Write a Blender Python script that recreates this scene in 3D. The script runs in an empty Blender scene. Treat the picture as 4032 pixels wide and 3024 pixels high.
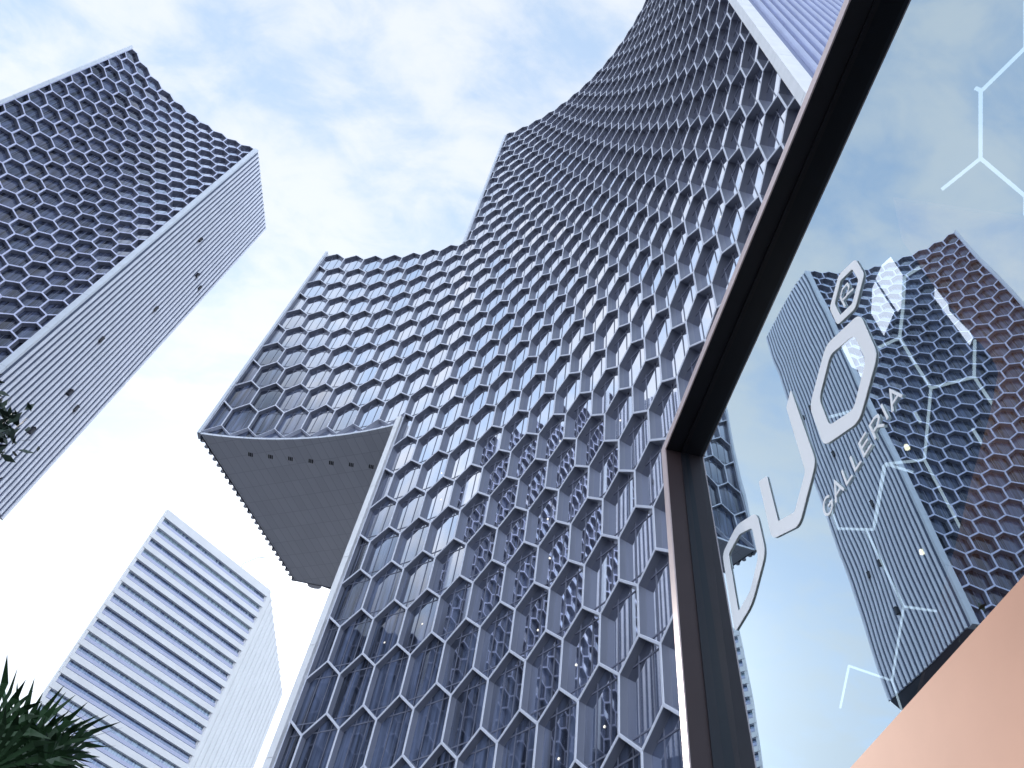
import bpy, math, random
from mathutils import Vector, Matrix
random.seed(7)
scene = bpy.context.scene
COL = scene.collection
CAMZ = 1.6

# ------------------------------------------------------------------ camera
RM = ((0.9761766807, 0.2162286578, 0.0180070971),
      (-0.1854159324, 0.7882015364, 0.5868213272),
      (0.1126943657, -0.5761800982, 0.8095161977))      # image axes (right, down, forward) in world rows
cam_data = bpy.data.cameras.new("camera")
cam = bpy.data.objects.new("camera", cam_data)
COL.objects.link(cam)
rgt = Vector((RM[0][0], RM[1][0], RM[2][0]))
dwn = Vector((RM[0][1], RM[1][1], RM[2][1]))
fwd = Vector((RM[0][2], RM[1][2], RM[2][2]))
m = Matrix.Identity(4)
for i in range(3):
    m[i][0] = rgt[i]; m[i][1] = -dwn[i]; m[i][2] = -fwd[i]
m[2][3] = CAMZ
cam.matrix_world = m
cam_data.sensor_width = 36.0
cam_data.lens = 36.0 * 3006.199 / 4032.0
cam_data.clip_start = 0.05
cam_data.clip_end = 6000.0
scene.camera = cam

# ------------------------------------------------------------------ light
SUN_AZ, SUN_EL = math.radians(-12.5), math.radians(33.0)
sun_dir = Vector((math.sin(SUN_AZ) * math.cos(SUN_EL), math.cos(SUN_AZ) * math.cos(SUN_EL), math.sin(SUN_EL)))
sd = bpy.data.lights.new("sun", 'SUN')
sd.energy = 2.0
sd.angle = math.radians(1.5)
sd.color = (1.0, 0.93, 0.86)
sun = bpy.data.objects.new("sun", sd)
COL.objects.link(sun)
sun.rotation_euler = sun_dir.to_track_quat('Z', 'Y').to_euler()

world = bpy.data.worlds.new("World")
scene.world = world
world.use_nodes = True
wn, wl = world.node_tree.nodes, world.node_tree.links
wn.clear()
def N(nodes, typ, **kw):
    n = nodes.new(typ)
    for k, v in kw.items():
        if k == 'inp':
            for kk, vv in v.items(): n.inputs[kk].default_value = vv
        else: setattr(n, k, v)
    return n
def math_node(nodes, links, op, a, b=None, c=None, clamp=False):
    n = nodes.new('ShaderNodeMath'); n.operation = op; n.use_clamp = clamp
    for i, v in enumerate((a, b, c)):
        if v is None: continue
        if isinstance(v, (int, float)): n.inputs[i].default_value = v
        else: links.new(v, n.inputs[i])
    return n.outputs[0]
out = N(wn, 'ShaderNodeOutputWorld')
bg = N(wn, 'ShaderNodeBackground', inp={'Strength': 0.12})
wl.new(bg.outputs[0], out.inputs[0])
sky = N(wn, 'ShaderNodeTexSky', sky_type='NISHITA', sun_disc=False)
sky.sun_elevation = SUN_EL
sky.sun_rotation = SUN_AZ
sky.air_density = 1.2; sky.dust_density = 2.0; sky.ozone_density = 2.5
tc = N(wn, 'ShaderNodeTexCoord')
sep = N(wn, 'ShaderNodeSeparateXYZ'); wl.new(tc.outputs['Generated'], sep.inputs[0])
W = lambda op, a, b=None, c=None, clamp=False: math_node(wn, wl, op, a, b, c, clamp)
zz = W('MAXIMUM', sep.outputs[2], 0.0)
den = W('ADD', zz, 0.18)
comb = N(wn, 'ShaderNodeCombineXYZ')
wl.new(W('DIVIDE', sep.outputs[0], den), comb.inputs[0])
wl.new(W('DIVIDE', sep.outputs[1], den), comb.inputs[1])
mp = N(wn, 'ShaderNodeMapping'); wl.new(comb.outputs[0], mp.inputs[0])
mp.inputs['Rotation'].default_value = (0, 0, math.radians(35))
mp.inputs['Scale'].default_value = (1.0, 1.6, 1.0)
mp.inputs['Location'].default_value = (-2.2, 7.7, 0)
nz1 = N(wn, 'ShaderNodeTexNoise', inp={'Scale': 2.9, 'Detail': 10.0, 'Roughness': 0.58, 'Distortion': 0.5}); wl.new(mp.outputs[0], nz1.inputs['Vector'])
nz2 = N(wn, 'ShaderNodeTexNoise', inp={'Scale': 9.0, 'Detail': 8.0, 'Roughness': 0.6, 'Distortion': 0.5}); wl.new(mp.outputs[0], nz2.inputs['Vector'])
cl = W('ADD', W('MULTIPLY', nz1.outputs[0], 0.62), W('MULTIPLY', nz2.outputs[0], 0.38))
vd = N(wn, 'ShaderNodeVectorMath', operation='DOT_PRODUCT'); wl.new(tc.outputs['Generated'], vd.inputs[0]); vd.inputs[1].default_value = sun_dir
sdot = W('MAXIMUM', vd.outputs['Value'], 0.0)
cov = W('ADD', cl, W('MULTIPLY', sdot, 0.05))          # thicker cloud towards the sun
mr = N(wn, 'ShaderNodeMapRange', interpolation_type='SMOOTHSTEP', inp={'From Min': 0.43, 'From Max': 0.64, 'To Min': 0.08, 'To Max': 1.0}); wl.new(cov, mr.inputs['Value'])
glow = W('POWER', sdot, 45.0)
glow2 = W('POWER', sdot, 3.0)
clb = W('ADD', W('ADD', 4.35, W('MULTIPLY', glow2, 0.5)), W('MULTIPLY', glow, 6.0))
cc = N(wn, 'ShaderNodeCombineXYZ')
wl.new(W('MULTIPLY', clb, 0.92), cc.inputs[0]); wl.new(W('MULTIPLY', clb, 0.985), cc.inputs[1]); wl.new(W('MULTIPLY', clb, 1.07), cc.inputs[2])
skym = N(wn, 'ShaderNodeVectorMath', operation='MULTIPLY_ADD'); wl.new(sky.outputs[0], skym.inputs[0]); skym.inputs[1].default_value = (0.25, 0.27, 0.30); skym.inputs[2].default_value = (2.05, 2.75, 3.65)
mix = N(wn, 'ShaderNodeMix', data_type='RGBA')
wl.new(mr.outputs[0], mix.inputs['Factor']); wl.new(skym.outputs['Vector'], mix.inputs['A']); wl.new(cc.outputs[0], mix.inputs['B'])
hz = W('POWER', W('SUBTRACT', 1.0, zz, clamp=True), 2.0)      # sky pales towards the horizon, glow added to light the facades
hzc = N(wn, 'ShaderNodeVectorMath', operation='SCALE'); hzc.inputs[0].default_value = (8.0, 8.7, 10.2); wl.new(W('MULTIPLY', hz, W('SUBTRACT', 1.25, W('MULTIPLY', sdot, 1.18))), hzc.inputs['Scale'])      # brightest opposite the sun
hza = N(wn, 'ShaderNodeVectorMath', operation='ADD'); wl.new(mix.outputs['Result'], hza.inputs[0]); wl.new(hzc.outputs[0], hza.inputs[1])
wl.new(hza.outputs[0], bg.inputs['Color'])

vs = scene.view_settings
vs.view_transform = 'Standard'; vs.look = 'None'; vs.exposure = 0.82; vs.gamma = 1.0; vs.use_curve_mapping = False
scene.cycles.max_bounces = 8
scene.cycles.glossy_bounces = 5
scene.cycles.transparent_max_bounces = 8

# ------------------------------------------------------------------ helpers
def thing(name, label, cat, loc=(0, 0, 0), group=None):
    o = bpy.data.objects.new(name, None); COL.objects.link(o); o.location = loc
    o.empty_display_size = 0.5
    o['label'] = label; o['category'] = cat
    if group: o['group'] = group
    return o

def mesh_obj(name, verts, faces, mats, parent=None, mi=None, smooth=False, label=None):
    me = bpy.data.meshes.new(name)
    me.from_pydata([tuple(v) for v in verts], [], faces)
    if not isinstance(mats, (list, tuple)): mats = [mats]
    for mm in mats: me.materials.append(mm)
    if mi: me.polygons.foreach_set('material_index', mi)
    if smooth: me.polygons.foreach_set('use_smooth', [True] * len(faces))
    me.update()
    o = bpy.data.objects.new(name, me); COL.objects.link(o)
    if parent is not None: o.parent = parent
    if parent is not None and parent.parent is None: o.location = -Vector(parent.location)
    if label: o['label'] = label
    return o

class MB:
    def __init__(s): s.v, s.f, s.m = [], [], []
    def add(s, verts, faces, mi=0):
        b = len(s.v); s.v += [tuple(x) for x in verts]
        s.f += [tuple(b + i for i in f) for f in faces]; s.m += [mi] * len(faces)
    def box(s, x0, x1, y0, y1, z0, z1, mi=0):
        s.add([(x0, y0, z0), (x1, y0, z0), (x1, y1, z0), (x0, y1, z0), (x0, y0, z1), (x1, y0, z1), (x1, y1, z1), (x0, y1, z1)],
              [(0, 3, 2, 1), (4, 5, 6, 7), (0, 1, 5, 4), (1, 2, 6, 5), (2, 3, 7, 6), (3, 0, 4, 7)], mi)
    def obox(s, c, ax, ay, az, mi=0):      # centre and three half-axis vectors
        c, ax, ay, az = Vector(c), Vector(ax), Vector(ay), Vector(az)
        p = [c + sx * ax + sy * ay + sz * az for sz in (-1, 1) for sx, sy in ((-1, -1), (1, -1), (1, 1), (-1, 1))]
        s.add(p, [(0, 3, 2, 1), (4, 5, 6, 7), (0, 1, 5, 4), (1, 2, 6, 5), (2, 3, 7, 6), (3, 0, 4, 7)], mi)
    def prism(s, poly, z0, z1, mi=0, mtop=None):
        n = len(poly)
        s.add([(x, y, z0) for x, y in poly] + [(x, y, z1) for x, y in poly],
              [(i, (i + 1) % n, n + (i + 1) % n, n + i) for i in range(n)], mi)
        s.add([(x, y, z1) for x, y in poly], [tuple(range(n))], mi if mtop is None else mtop)
        s.add([(x, y, z0) for x, y in poly], [tuple(range(n))[::-1]], mi)
    def tube(s, p0, p1, r0, r1=None, seg=8, mi=0, caps=True):
        p0, p1 = Vector(p0), Vector(p1); r1 = r0 if r1 is None else r1
        d = (p1 - p0).normalized(); a = d.orthogonal().normalized(); b = d.cross(a)
        vs_ = []
        for p, r in ((p0, r0), (p1, r1)):
            for k in range(seg):
                t = 2 * math.pi * k / seg
                vs_.append(p + r * (math.cos(t) * a + math.sin(t) * b))
        f = [(k, (k + 1) % seg, seg + (k + 1) % seg, seg + k) for k in range(seg)]
        if caps: f += [tuple(range(seg))[::-1], tuple(range(seg, 2 * seg))]
        s.add(vs_, f, mi)
    def build(s, name, mats, parent=None, smooth=False, label=None):
        return mesh_obj(name, s.v, s.f, mats, parent, s.m, smooth, label)

def principled(name, color, rough=0.5, metal=0.0, vary=0.0, scale=3.0, bump=0.0, bscale=40.0, spec=0.5, island=0.0):
    mt = bpy.data.materials.new(name); mt.use_nodes = True
    nd, lk = mt.node_tree.nodes, mt.node_tree.links
    b = nd['Principled BSDF']
    b.inputs['Base Color'].default_value = (*color, 1); b.inputs['Roughness'].default_value = rough
    b.inputs['Metallic'].default_value = metal; b.inputs['Specular IOR Level'].default_value = spec
    geo = nd.new('ShaderNodeNewGeometry')
    if vary:
        n = nd.new('ShaderNodeTexNoise'); n.inputs['Scale'].default_value = scale; n.inputs['Detail'].default_value = 5
        lk.new(geo.outputs['Position'], n.inputs['Vector'])
        mr_ = nd.new('ShaderNodeMapRange'); mr_.inputs['From Min'].default_value = 0.3; mr_.inputs['From Max'].default_value = 0.7
        mr_.inputs['To Min'].default_value = 1 - vary; mr_.inputs['To Max'].default_value = 1 + vary
        lk.new(n.outputs[0], mr_.inputs['Value'])
        vm = nd.new('ShaderNodeVectorMath'); vm.operation = 'SCALE'; vm.inputs[0].default_value = color
        if island:
            ml_ = nd.new('ShaderNodeMath'); ml_.operation = 'MULTIPLY_ADD'; ml_.inputs[1].default_value = 2 * island; ml_.inputs[2].default_value = 1 - island
            lk.new(geo.outputs['Random Per Island'], ml_.inputs[0])
            mu_ = nd.new('ShaderNodeMath'); mu_.operation = 'MULTIPLY'; lk.new(ml_.outputs[0], mu_.inputs[0]); lk.new(mr_.outputs[0], mu_.inputs[1])
            lk.new(mu_.outputs[0], vm.inputs['Scale'])
        else: lk.new(mr_.outputs[0], vm.inputs['Scale']); lk.new(vm.outputs[0], b.inputs['Base Color'])
    if bump:
        n2 = nd.new('ShaderNodeTexNoise'); n2.inputs['Scale'].default_value = bscale; n2.inputs['Detail'].default_value = 4
        lk.new(geo.outputs['Position'], n2.inputs['Vector'])
        bp = nd.new('ShaderNodeBump'); bp.inputs['Strength'].default_value = bump; bp.inputs['Distance'].default_value = 0.02
        lk.new(n2.outputs[0], bp.inputs['Height']); lk.new(bp.outputs[0], b.inputs['Normal'])
    return mt

def window_glass(name, base, tint, f0, f1, rough=0.015, wav=0.0):
    """coated curtain-wall glass: dark body under a mirror coat whose strength grows at grazing angles"""
    mt = bpy.data.materials.new(name); mt.use_nodes = True
    nd, lk = mt.node_tree.nodes, mt.node_tree.links
    nd.clear()
    o = nd.new('ShaderNodeOutputMaterial')
    d = nd.new('ShaderNodeBsdfDiffuse')
    g = nd.new('ShaderNodeBsdfGlossy'); g.inputs['Color'].default_value = (*tint, 1); g.inputs['Roughness'].default_value = rough
    mx = nd.new('ShaderNodeMixShader')
    lw = nd.new('ShaderNodeLayerWeight'); lw.inputs['Blend'].default_value = 0.5
    mr_ = nd.new('ShaderNodeMapRange'); mr_.interpolation_type = 'SMOOTHSTEP'
    mr_.inputs['From Min'].default_value = 0.41; mr_.inputs['From Max'].default_value = 0.53
    mr_.inputs['To Min'].default_value = f0; mr_.inputs['To Max'].default_value = f1
    lk.new(lw.outputs['Facing'], mr_.inputs['Value']); lk.new(mr_.outputs[0], mx.inputs[0])
    lk.new(d.outputs[0], mx.inputs[1]); lk.new(g.outputs[0], mx.inputs[2]); lk.new(mx.outputs[0], o.inputs[0])
    geo = nd.new('ShaderNodeNewGeometry')
    n = nd.new('ShaderNodeTexNoise'); n.inputs['Scale'].default_value = 0.9; n.inputs['Detail'].default_value = 3
    mpn = nd.new('ShaderNodeMapping'); mpn.inputs['Scale'].default_value = (2.2, 2.2, 0.14)
    lk.new(geo.outputs['Position'], mpn.inputs[0]); lk.new(mpn.outputs[0], n.inputs['Vector'])
    rmp = nd.new('ShaderNodeValToRGB')
    rmp.color_ramp.elements[0].position = 0.40; rmp.color_ramp.elements[0].color = (*[c * 0.55 for c in base], 1)
    rmp.color_ramp.elements[1].position = 0.66; rmp.color_ramp.elements[1].color = (*[min(c * 4.5, 0.4) for c in base], 1)
    av = nd.new('ShaderNodeMath'); av.operation = 'MULTIPLY_ADD'; av.inputs[1].default_value = 0.30; lk.new(geo.outputs['Random Per Island'], av.inputs[0])
    hv = nd.new('ShaderNodeMath'); hv.operation = 'SUBTRACT'; hv.inputs[1].default_value = 0.15; lk.new(n.outputs[0], hv.inputs[0]); lk.new(hv.outputs[0], av.inputs[2])
    lk.new(av.outputs[0], rmp.inputs[0]); lk.new(rmp.outputs[0], d.inputs[0])
    if wav:
        n2 = nd.new('ShaderNodeTexNoise'); n2.inputs['Scale'].default_value = 0.7; n2.inputs['Detail'].default_value = 1
        lk.new(geo.outputs['Position'], n2.inputs['Vector'])
        bp = nd.new('ShaderNodeBump'); bp.inputs['Strength'].default_value = wav; bp.inputs['Distance'].default_value = 0.05
        lk.new(n2.outputs[0], bp.inputs['Height']); lk.new(bp.outputs[0], g.inputs['Normal'])
    return mt

def emission(name, color, strength):
    mt = bpy.data.materials.new(name); mt.use_nodes = True
    nd, lk = mt.node_tree.nodes, mt.node_tree.links; nd.clear()
    o = nd.new('ShaderNodeOutputMaterial'); e = nd.new('ShaderNodeEmission')
    e.inputs[0].default_value = (*color, 1); e.inputs[1].default_value = strength
    lk.new(e.outputs[0], o.inputs[0]); return mt

M = {}
M['frame'] = principled('anodised_frame', (0.75, 0.765, 0.85), 0.38, 0.1, vary=0.10, scale=0.45, island=0.10)
M['frame_blue'] = principled('anodised_frame_blue', (0.62, 0.645, 0.83), 0.40, 0.1, vary=0.10, scale=0.45, island=0.12)
M['frame_in_shade'] = principled('frame_inner_shade', (0.26, 0.275, 0.34), 0.34, 0.2, vary=0.12, scale=0.6, island=0.12)  # frame darkened here: shade inside the cells put into the colour
M['mullion'] = principled('dark_mullion', (0.17, 0.18, 0.24), 0.4)
M['glass'] = window_glass('curtain_glass', (0.028, 0.035, 0.056), (0.92, 0.93, 1.0), 0.11, 0.96, rough=0.02, wav=0.0)
M['glass_res'] = window_glass('apartment_glass', (0.025, 0.03, 0.05), (0.88, 0.90, 1.0), 0.09, 0.93, wav=0.0)
M['white_trim'] = principled('white_trim', (0.94, 0.93, 0.93), 0.35, 0.0, vary=0.05, scale=0.8)
M['pale_trim'] = principled('pale_trim', (0.70, 0.74, 0.80), 0.4, 0.0, vary=0.05, scale=0.8)
M['rib'] = principled('ribbed_metal', (0.84, 0.85, 0.92), 0.38, 0.05, vary=0.05, scale=0.5)
M['groove'] = principled('rib_groove_shade', (0.06, 0.085, 0.15), 0.5)  # shade in the grooves put into a darker colour
M['core'] = principled('core_wall', (0.20, 0.21, 0.25), 0.7, vary=0.1, scale=0.3)
M['vent'] = principled('vent_dark', (0.03, 0.03, 0.04), 0.6)

M['room_light'] = emission('room_light', (1.0, 0.95, 0.85), 0.9)
# soffit with panel joints
def soffit_mat():
    mt = principled('soffit_panels', (0.64, 0.67, 0.74), 0.5, 0.0)
    nd, lk = mt.node_tree.nodes, mt.node_tree.links
    b = nd['Principled BSDF']
    geo = nd.new('ShaderNodeNewGeometry')
    mpn = nd.new('ShaderNodeMapping'); mpn.inputs['Rotation'].default_value = (0, 0, math.radians(-63))
    lk.new(geo.outputs['Position'], mpn.inputs[0])
    br = nd.new('ShaderNodeTexBrick'); br.offset = 0.0
    br.inputs['Color1'].default_value = (0.80, 0.83, 0.90, 1); br.inputs['Color2'].default_value = (0.74, 0.77, 0.84, 1)
    br.inputs['Mortar'].default_value = (0.60, 0.63, 0.70, 1); br.inputs['Scale'].default_value = 1.0
    br.inputs['Mortar Size'].default_value = 0.035; br.inputs['Brick Width'].default_value = 2.42; br.inputs['Row Height'].default_value = 1.05
    lk.new(mpn.outputs[0], br.inputs['Vector']); lk.new(br.outputs['Color'], b.inputs['Base Color'])
    return mt
M['soffit'] = soffit_mat()

# ------------------------------------------------------------------ ground
g = MB(); g.add([(-3000, -3000, 0), (3000, -3000, 0), (3000, 3000, 0), (-3000, 3000, 0)], [(0, 1, 2, 3)])
ground = g.build('ground', principled('paving', (0.06, 0.06, 0.065), 0.8, vary=0.25, scale=0.4, bump=0.2, bscale=8))
ground['kind'] = 'structure'

# ------------------------------------------------------------------ hexagon facades
def clip_poly(poly, a, b, c):           # keep a*u + b*z <= c
    res = []
    n = len(poly)
    for i in range(n):
        p, q = poly[i], poly[(i + 1) % n]
        dp, dq = a * p[0] + b * p[1] - c, a * q[0] + b * q[1] - c
        if dp <= 0: res.append(p)
        if (dp < 0 < dq) or (dq < 0 < dp):
            t = dp / (dp - dq); res.append((p[0] + t * (q[0] - p[0]), p[1] + t * (q[1] - p[1])))
    return res
def area(poly):
    return 0.5 * sum(poly[i][0] * poly[(i + 1) % len(poly)][1] - poly[(i + 1) % len(poly)][0] * poly[i][1] for i in range(len(poly)))
def inset(poly, t):
    n = len(poly); L = []
    for i in range(n):
        p, q = poly[i], poly[(i + 1) % n]
        dx, dy = q[0] - p[0], q[1] - p[1]; l = math.hypot(dx, dy)
        if l < 1e-6: return None
        nx, ny = -dy / l, dx / l                     # inward for CCW
        L.append((nx, ny, nx * p[0] + ny * p[1] + t))
    out_ = []
    for i in range(n):
        a, b = L[i - 1], L[i]
        det = a[0] * b[1] - a[1] * b[0]
        if abs(det) < 1e-6: return None
        out_.append(((a[2] * b[1] - a[1] * b[2]) / det, (a[0] * b[2] - a[2] * b[0]) / det))
    if area(out_) < 0.05: return None
    cx_ = sum(p[0] for p in poly) / n; cy_ = sum(p[1] for p in poly) / n
    for p, (nx, ny, c) in zip(out_, L):
        pass
    for p in out_:
        if any(nx * p[0] + ny * p[1] < c - 1e-4 for nx, ny, c in L): return None
    return out_
def dedupe(poly):
    r = []
    for p in poly:
        if not r or math.hypot(p[0] - r[-1][0], p[1] - r[-1][1]) > 0.16: r.append(p)
    if len(r) > 1 and math.hypot(r[0][0] - r[-1][0], r[0][1] - r[-1][1]) <= 0.16: r.pop()
    return r

def project(p):
    q = Vector(p) - Vector((0, 0, CAMZ))
    x, y, z = q.dot(rgt), q.dot(dwn), q.dot(fwd)
    if z <= 0.1: return None
    return (2016 + 3006.2 * x / z, 1512 + 3006.2 * y / z)

class Arc:
    """concave cylindrical facade: u metres along the arc, z up, d metres behind the front"""
    def __init__(s, c, r): s.c, s.r = c, r
    def pt(s, u, z, d=0.0):
        t = u / s.r
        return Vector((s.c[0] + (s.r + d) * math.sin(t), s.c[1] + (s.r + d) * math.cos(t), z + CAMZ))
    def frame(s, u):
        t = u / s.r
        return Vector((math.cos(t), -math.sin(t), 0)), Vector((math.sin(t), math.cos(t), 0))

def bay_geometry(arc, poly, depth, tfr, rnd, mull=True):
    """returns frame MB and pane MB for one hexagonal window bay"""
    poly = dedupe(poly)
    if len(poly) < 3 or area(poly) < 0.25: return None
    n = len(poly)
    o = inset(poly, 0.002); i = inset(poly, tfr)
    if o is None: return None
    F = MB()
    cu = sum(p[0] for p in poly) / n; cz = sum(p[1] for p in poly) / n
    tv, nv = arc.frame(cu); c0 = arc.pt(cu, cz, 0)
    tx, tz = rnd.gauss(0, 0.0022), rnd.gauss(0, 0.0022)
    def flat(u, z, d): return c0 + tv * (u - cu) + Vector((0, 0, z - cz)) + nv * (d + tx * (u - cu) + tz * (z - cz))
    if i is None or len(i) != n:
        F.add([arc.pt(u, z, 0) for u, z in o], [tuple(range(n))])
        return F, None
    bev = 0.03
    i0 = inset(poly, tfr - bev) or i
    vo = [arc.pt(u, z, 0.0) for u, z in o]; vi0 = [arc.pt(u, z, 0.0) for u, z in i0]; vi = [arc.pt(u, z, bev) for u, z in i]; vb = [arc.pt(u, z, depth + 0.05) for u, z in i]
    vob = [arc.pt(u, z, depth + 0.05) for u, z in o]
    F.add(vo + vi0 + vi + vb + vob,
          [(k, (k + 1) % n, n + (k + 1) % n, n + k) for k in range(n)] +
          [(n + k, n + (k + 1) % n, 2 * n + (k + 1) % n, 2 * n + k) for k in range(n)] +
          [(2 * n + k, 2 * n + (k + 1) % n, 3 * n + (k + 1) % n, 3 * n + k) for k in range(n)] +
          [(4 * n + k, 4 * n + (k + 1) % n, (k + 1) % n, k) for k in range(n)])
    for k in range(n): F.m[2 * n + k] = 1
    P = MB()
    ip = inset(poly, tfr * 0.5) or i
    P.add([flat(u, z, depth) for u, z in ip], [tuple(range(len(ip)))], 0)
    if mull:
        u0_, u1_ = min(p[0] for p in i), max(p[0] for p in i)
        def span_z(u):
            zs = []
            for k in range(n):
                p, q = i[k], i[(k + 1) % n]
                if (p[0] - u) * (q[0] - u) < 0:
                    zs.append(p[1] + (u - p[0]) / (q[0] - p[0]) * (q[1] - p[1]))
            return (min(zs), max(zs)) if len(zs) >= 2 else None
        def span_u(z):
            us = []
            for k in range(n):
                p, q = i[k], i[(k + 1) % n]
                if (p[1] - z) * (q[1] - z) < 0:
                    us.append(p[0] + (z - p[1]) / (q[1] - p[1]) * (q[0] - p[0]))
            return (min(us), max(us)) if len(us) >= 2 else None
        for u in mull['u']:
            s_ = span_z(u)
            if s_: P.obox(flat(u, (s_[0] + s_[1]) / 2, depth - 0.012), tv * 0.026, nv * 0.03, Vector((0, 0, (s_[1] - s_[0]) / 2)), 1)
        for z in mull['z']:
            s_ = span_u(z)
            if s_: P.obox(flat((s_[0] + s_[1]) / 2, z, depth - 0.009), tv * ((s_[1] - s_[0]) / 2), nv * 0.025, Vector((0, 0, 0.045)), 1)
    return F, P

def hex_cell(cu, cz, w, side, ap):
    h = side / 2
    return [(cu - w / 2, cz - h), (cu, cz - h - ap), (cu + w / 2, cz - h), (cu + w / 2, cz + h), (cu, cz + h + ap), (cu - w / 2, cz + h)]

def portal_hides(x, y):                 # image region taken by the shop frame and its glass
    if y < 1777: return x > 3312 - (3312 - 2603) * y / 1777.0
    return x > 2603 + (2698 - 2603) * (y - 1777) / (3024 - 1777.0)

def cell_score(arc, poly):
    pr = [project(arc.pt(u, z)) for u, z in poly]
    if any(p is None for p in pr): return 0
    cx_ = sum(p[0] for p in pr) / len(pr); cy_ = sum(p[1] for p in pr) / len(pr)
    if not (0 < cx_ < 4032 and 0 < cy_ < 3024) or portal_hides(cx_, cy_): return 0
    return abs(area(pr))

def build_bays(root, arc, cells, depth, tfr, glass, mull_fn, light_prob=0.0, frame='frame'):
    rnd = random.Random(11)
    scored = sorted(range(len(cells)), key=lambda k: -cell_score(arc, cells[k][0]))
    top = set(scored[:100])
    rest = MB()
    for k, (poly, cu, cz) in enumerate(cells):
        r = bay_geometry(arc, poly, depth, tfr, rnd, mull_fn(cu, cz))
        if r is None: continue
        F, P = r
        if k in top and P is not None:
            fo = F.build('window_bay', [M[frame], M['frame_in_shade']], root)
            P.build('glass_pane', [glass, M['mullion']], fo)
            if rnd.random() < light_prob:
                ku, kz = cu + rnd.uniform(-0.9, 0.9), cz + rnd.uniform(-1.3, 0.4)
                D_ = MB(); tv, nv = arc.frame(ku); pc = arc.pt(ku, kz, depth - 0.03)
                D_.add([pc + tv * (0.075 * math.cos(q * math.pi / 5)) + Vector((0, 0, 0.075 * math.sin(q * math.pi / 5))) for q in range(10)] + [pc + nv * 0.02], [tuple(range(10))] + [(q, (q + 1) % 10, 10) for q in range(10)])
                D_.build('room_light', M['room_light'], fo)
        else:
            b = len(rest.v); rest.v += F.v; rest.f += [tuple(b + i for i in f) for f in F.f]; rest.m += [3 if q else 0 for q in F.m]
            if P is not None:
                b = len(rest.v); rest.v += P.v
                rest.f += [tuple(b + i for i in f) for f in P.f]; rest.m += [1 + q for q in P.m]
    ro = rest.build('window_bays', [M[frame], glass, M['mullion'], M['frame_in_shade']], root)
    ro['kind'] = 'stuff'

def ribbed_wall(mb, p0, p1, z0, z1, outward, period=0.95, depth=0.32, mi=0):
    """corrugated wall with closed rib ends; heights relative to the eye"""
    p0, p1 = Vector((*p0, 0)), Vector((*p1, 0)); L_ = (p1 - p0).length; t = (p1 - p0) / L_
    n = Vector((*outward, 0)).normalized()
    cnt = max(1, round(L_ / period)); per = L_ / cnt
    prof = [(0.0, 0.0), (0.46, 0.0), (0.49, 0.6), (0.57, 0.9), (0.72, 1.0), (0.88, 0.9), (0.97, 0.6)]
    pts = []
    for k in range(cnt):
        for a, h in prof: pts.append(p0 + t * (k + a) * per + n * (h * depth))
    pts.append(p0 + t * L_)
    q = len(pts)
    mb.add([(p.x, p.y, z0 + CAMZ) for p in pts] + [(p.x, p.y, z1 + CAMZ) for p in pts],
           [(k, k + 1, q + k + 1, q + k) for k in range(q - 1)], mi)
    for k in range(q - 1):
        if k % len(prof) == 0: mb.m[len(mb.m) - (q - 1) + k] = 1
    for zc in (z0, z1):
        for k in range(cnt):
            seg = pts[k * len(prof):(k + 1) * len(prof) + 1]
            mb.add([(p.x, p.y, zc + CAMZ) for p in seg], [tuple(range(len(seg)))], mi)

# ---------------- the tower with the overhanging wing
office = thing('office_tower', 'tall curved tower with a honeycomb facade and a wing jutting out over the street', 'tower', (0, 62, 0))
A1 = Arc((-37.624, 12.918), 50.884)
W1, U1, PIT1, AP1, ZT1 = 3.2817, 3.3835, 4.6440, 1.4640, 113.0
SIDE1 = PIT1 - AP1
U_WING, U_UP, U_LOW, U_END = 4.95, 29.05, 29.75, 83.15
Z_SOF = 64.75
KTOP = -12
DEP1 = 0.50
cells = []
band = MB()
for k in range(KTOP, 25):
    cz = ZT1 - PIT1 * k - AP1 - SIDE1 / 2
    for i in range(-1, 27):
        cu = U1 + W1 * (i + 0.5 * (k % 2))
        if cu + W1 / 2 < U_WING or cu - W1 / 2 > U_END: continue
        if k < 0: ul = U_UP
        elif k <= 9: ul = U_WING
        else: ul = U_LOW
        poly = hex_cell(cu, cz, W1, SIDE1, AP1)
        poly = clip_poly(poly, 1, 0, U_END)
        p2 = clip_poly(poly, -1, 0, -ul)
        if len(p2) > 2: cells.append((p2, cu, cz))
        if k == 10:                                     # bare glass between the zigzag and the soffit
            p3 = clip_poly(clip_poly(clip_poly(hex_cell(cu, cz, W1, SIDE1, AP1), 1, 0, U_LOW), 0, -1, -Z_SOF), -1, 0, -U_WING)
            p3 = dedupe(p3)
            if len(p3) > 2: band.add([A1.pt(u, z, DEP1) for u, z in p3], [tuple(range(len(p3)))])
def mull1(cu, cz): return {'u': [cu - W1 * 0.19, cu + W1 * 0.15], 'z': [cz - SIDE1 / 2 - 0.25, cz + SIDE1 / 2 + 0.35]}
build_bays(office, A1, cells, DEP1, 0.09, M['glass'], mull1, 0.16)
band.build('glass_band', M['glass'], office)

def arc_pts(arc, u0_, u1_, d, n):
    return [tuple(arc.pt(u0_ + (u1_ - u0_) * k / n, 0, d))[:2] for k in range(n + 1)]
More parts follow.
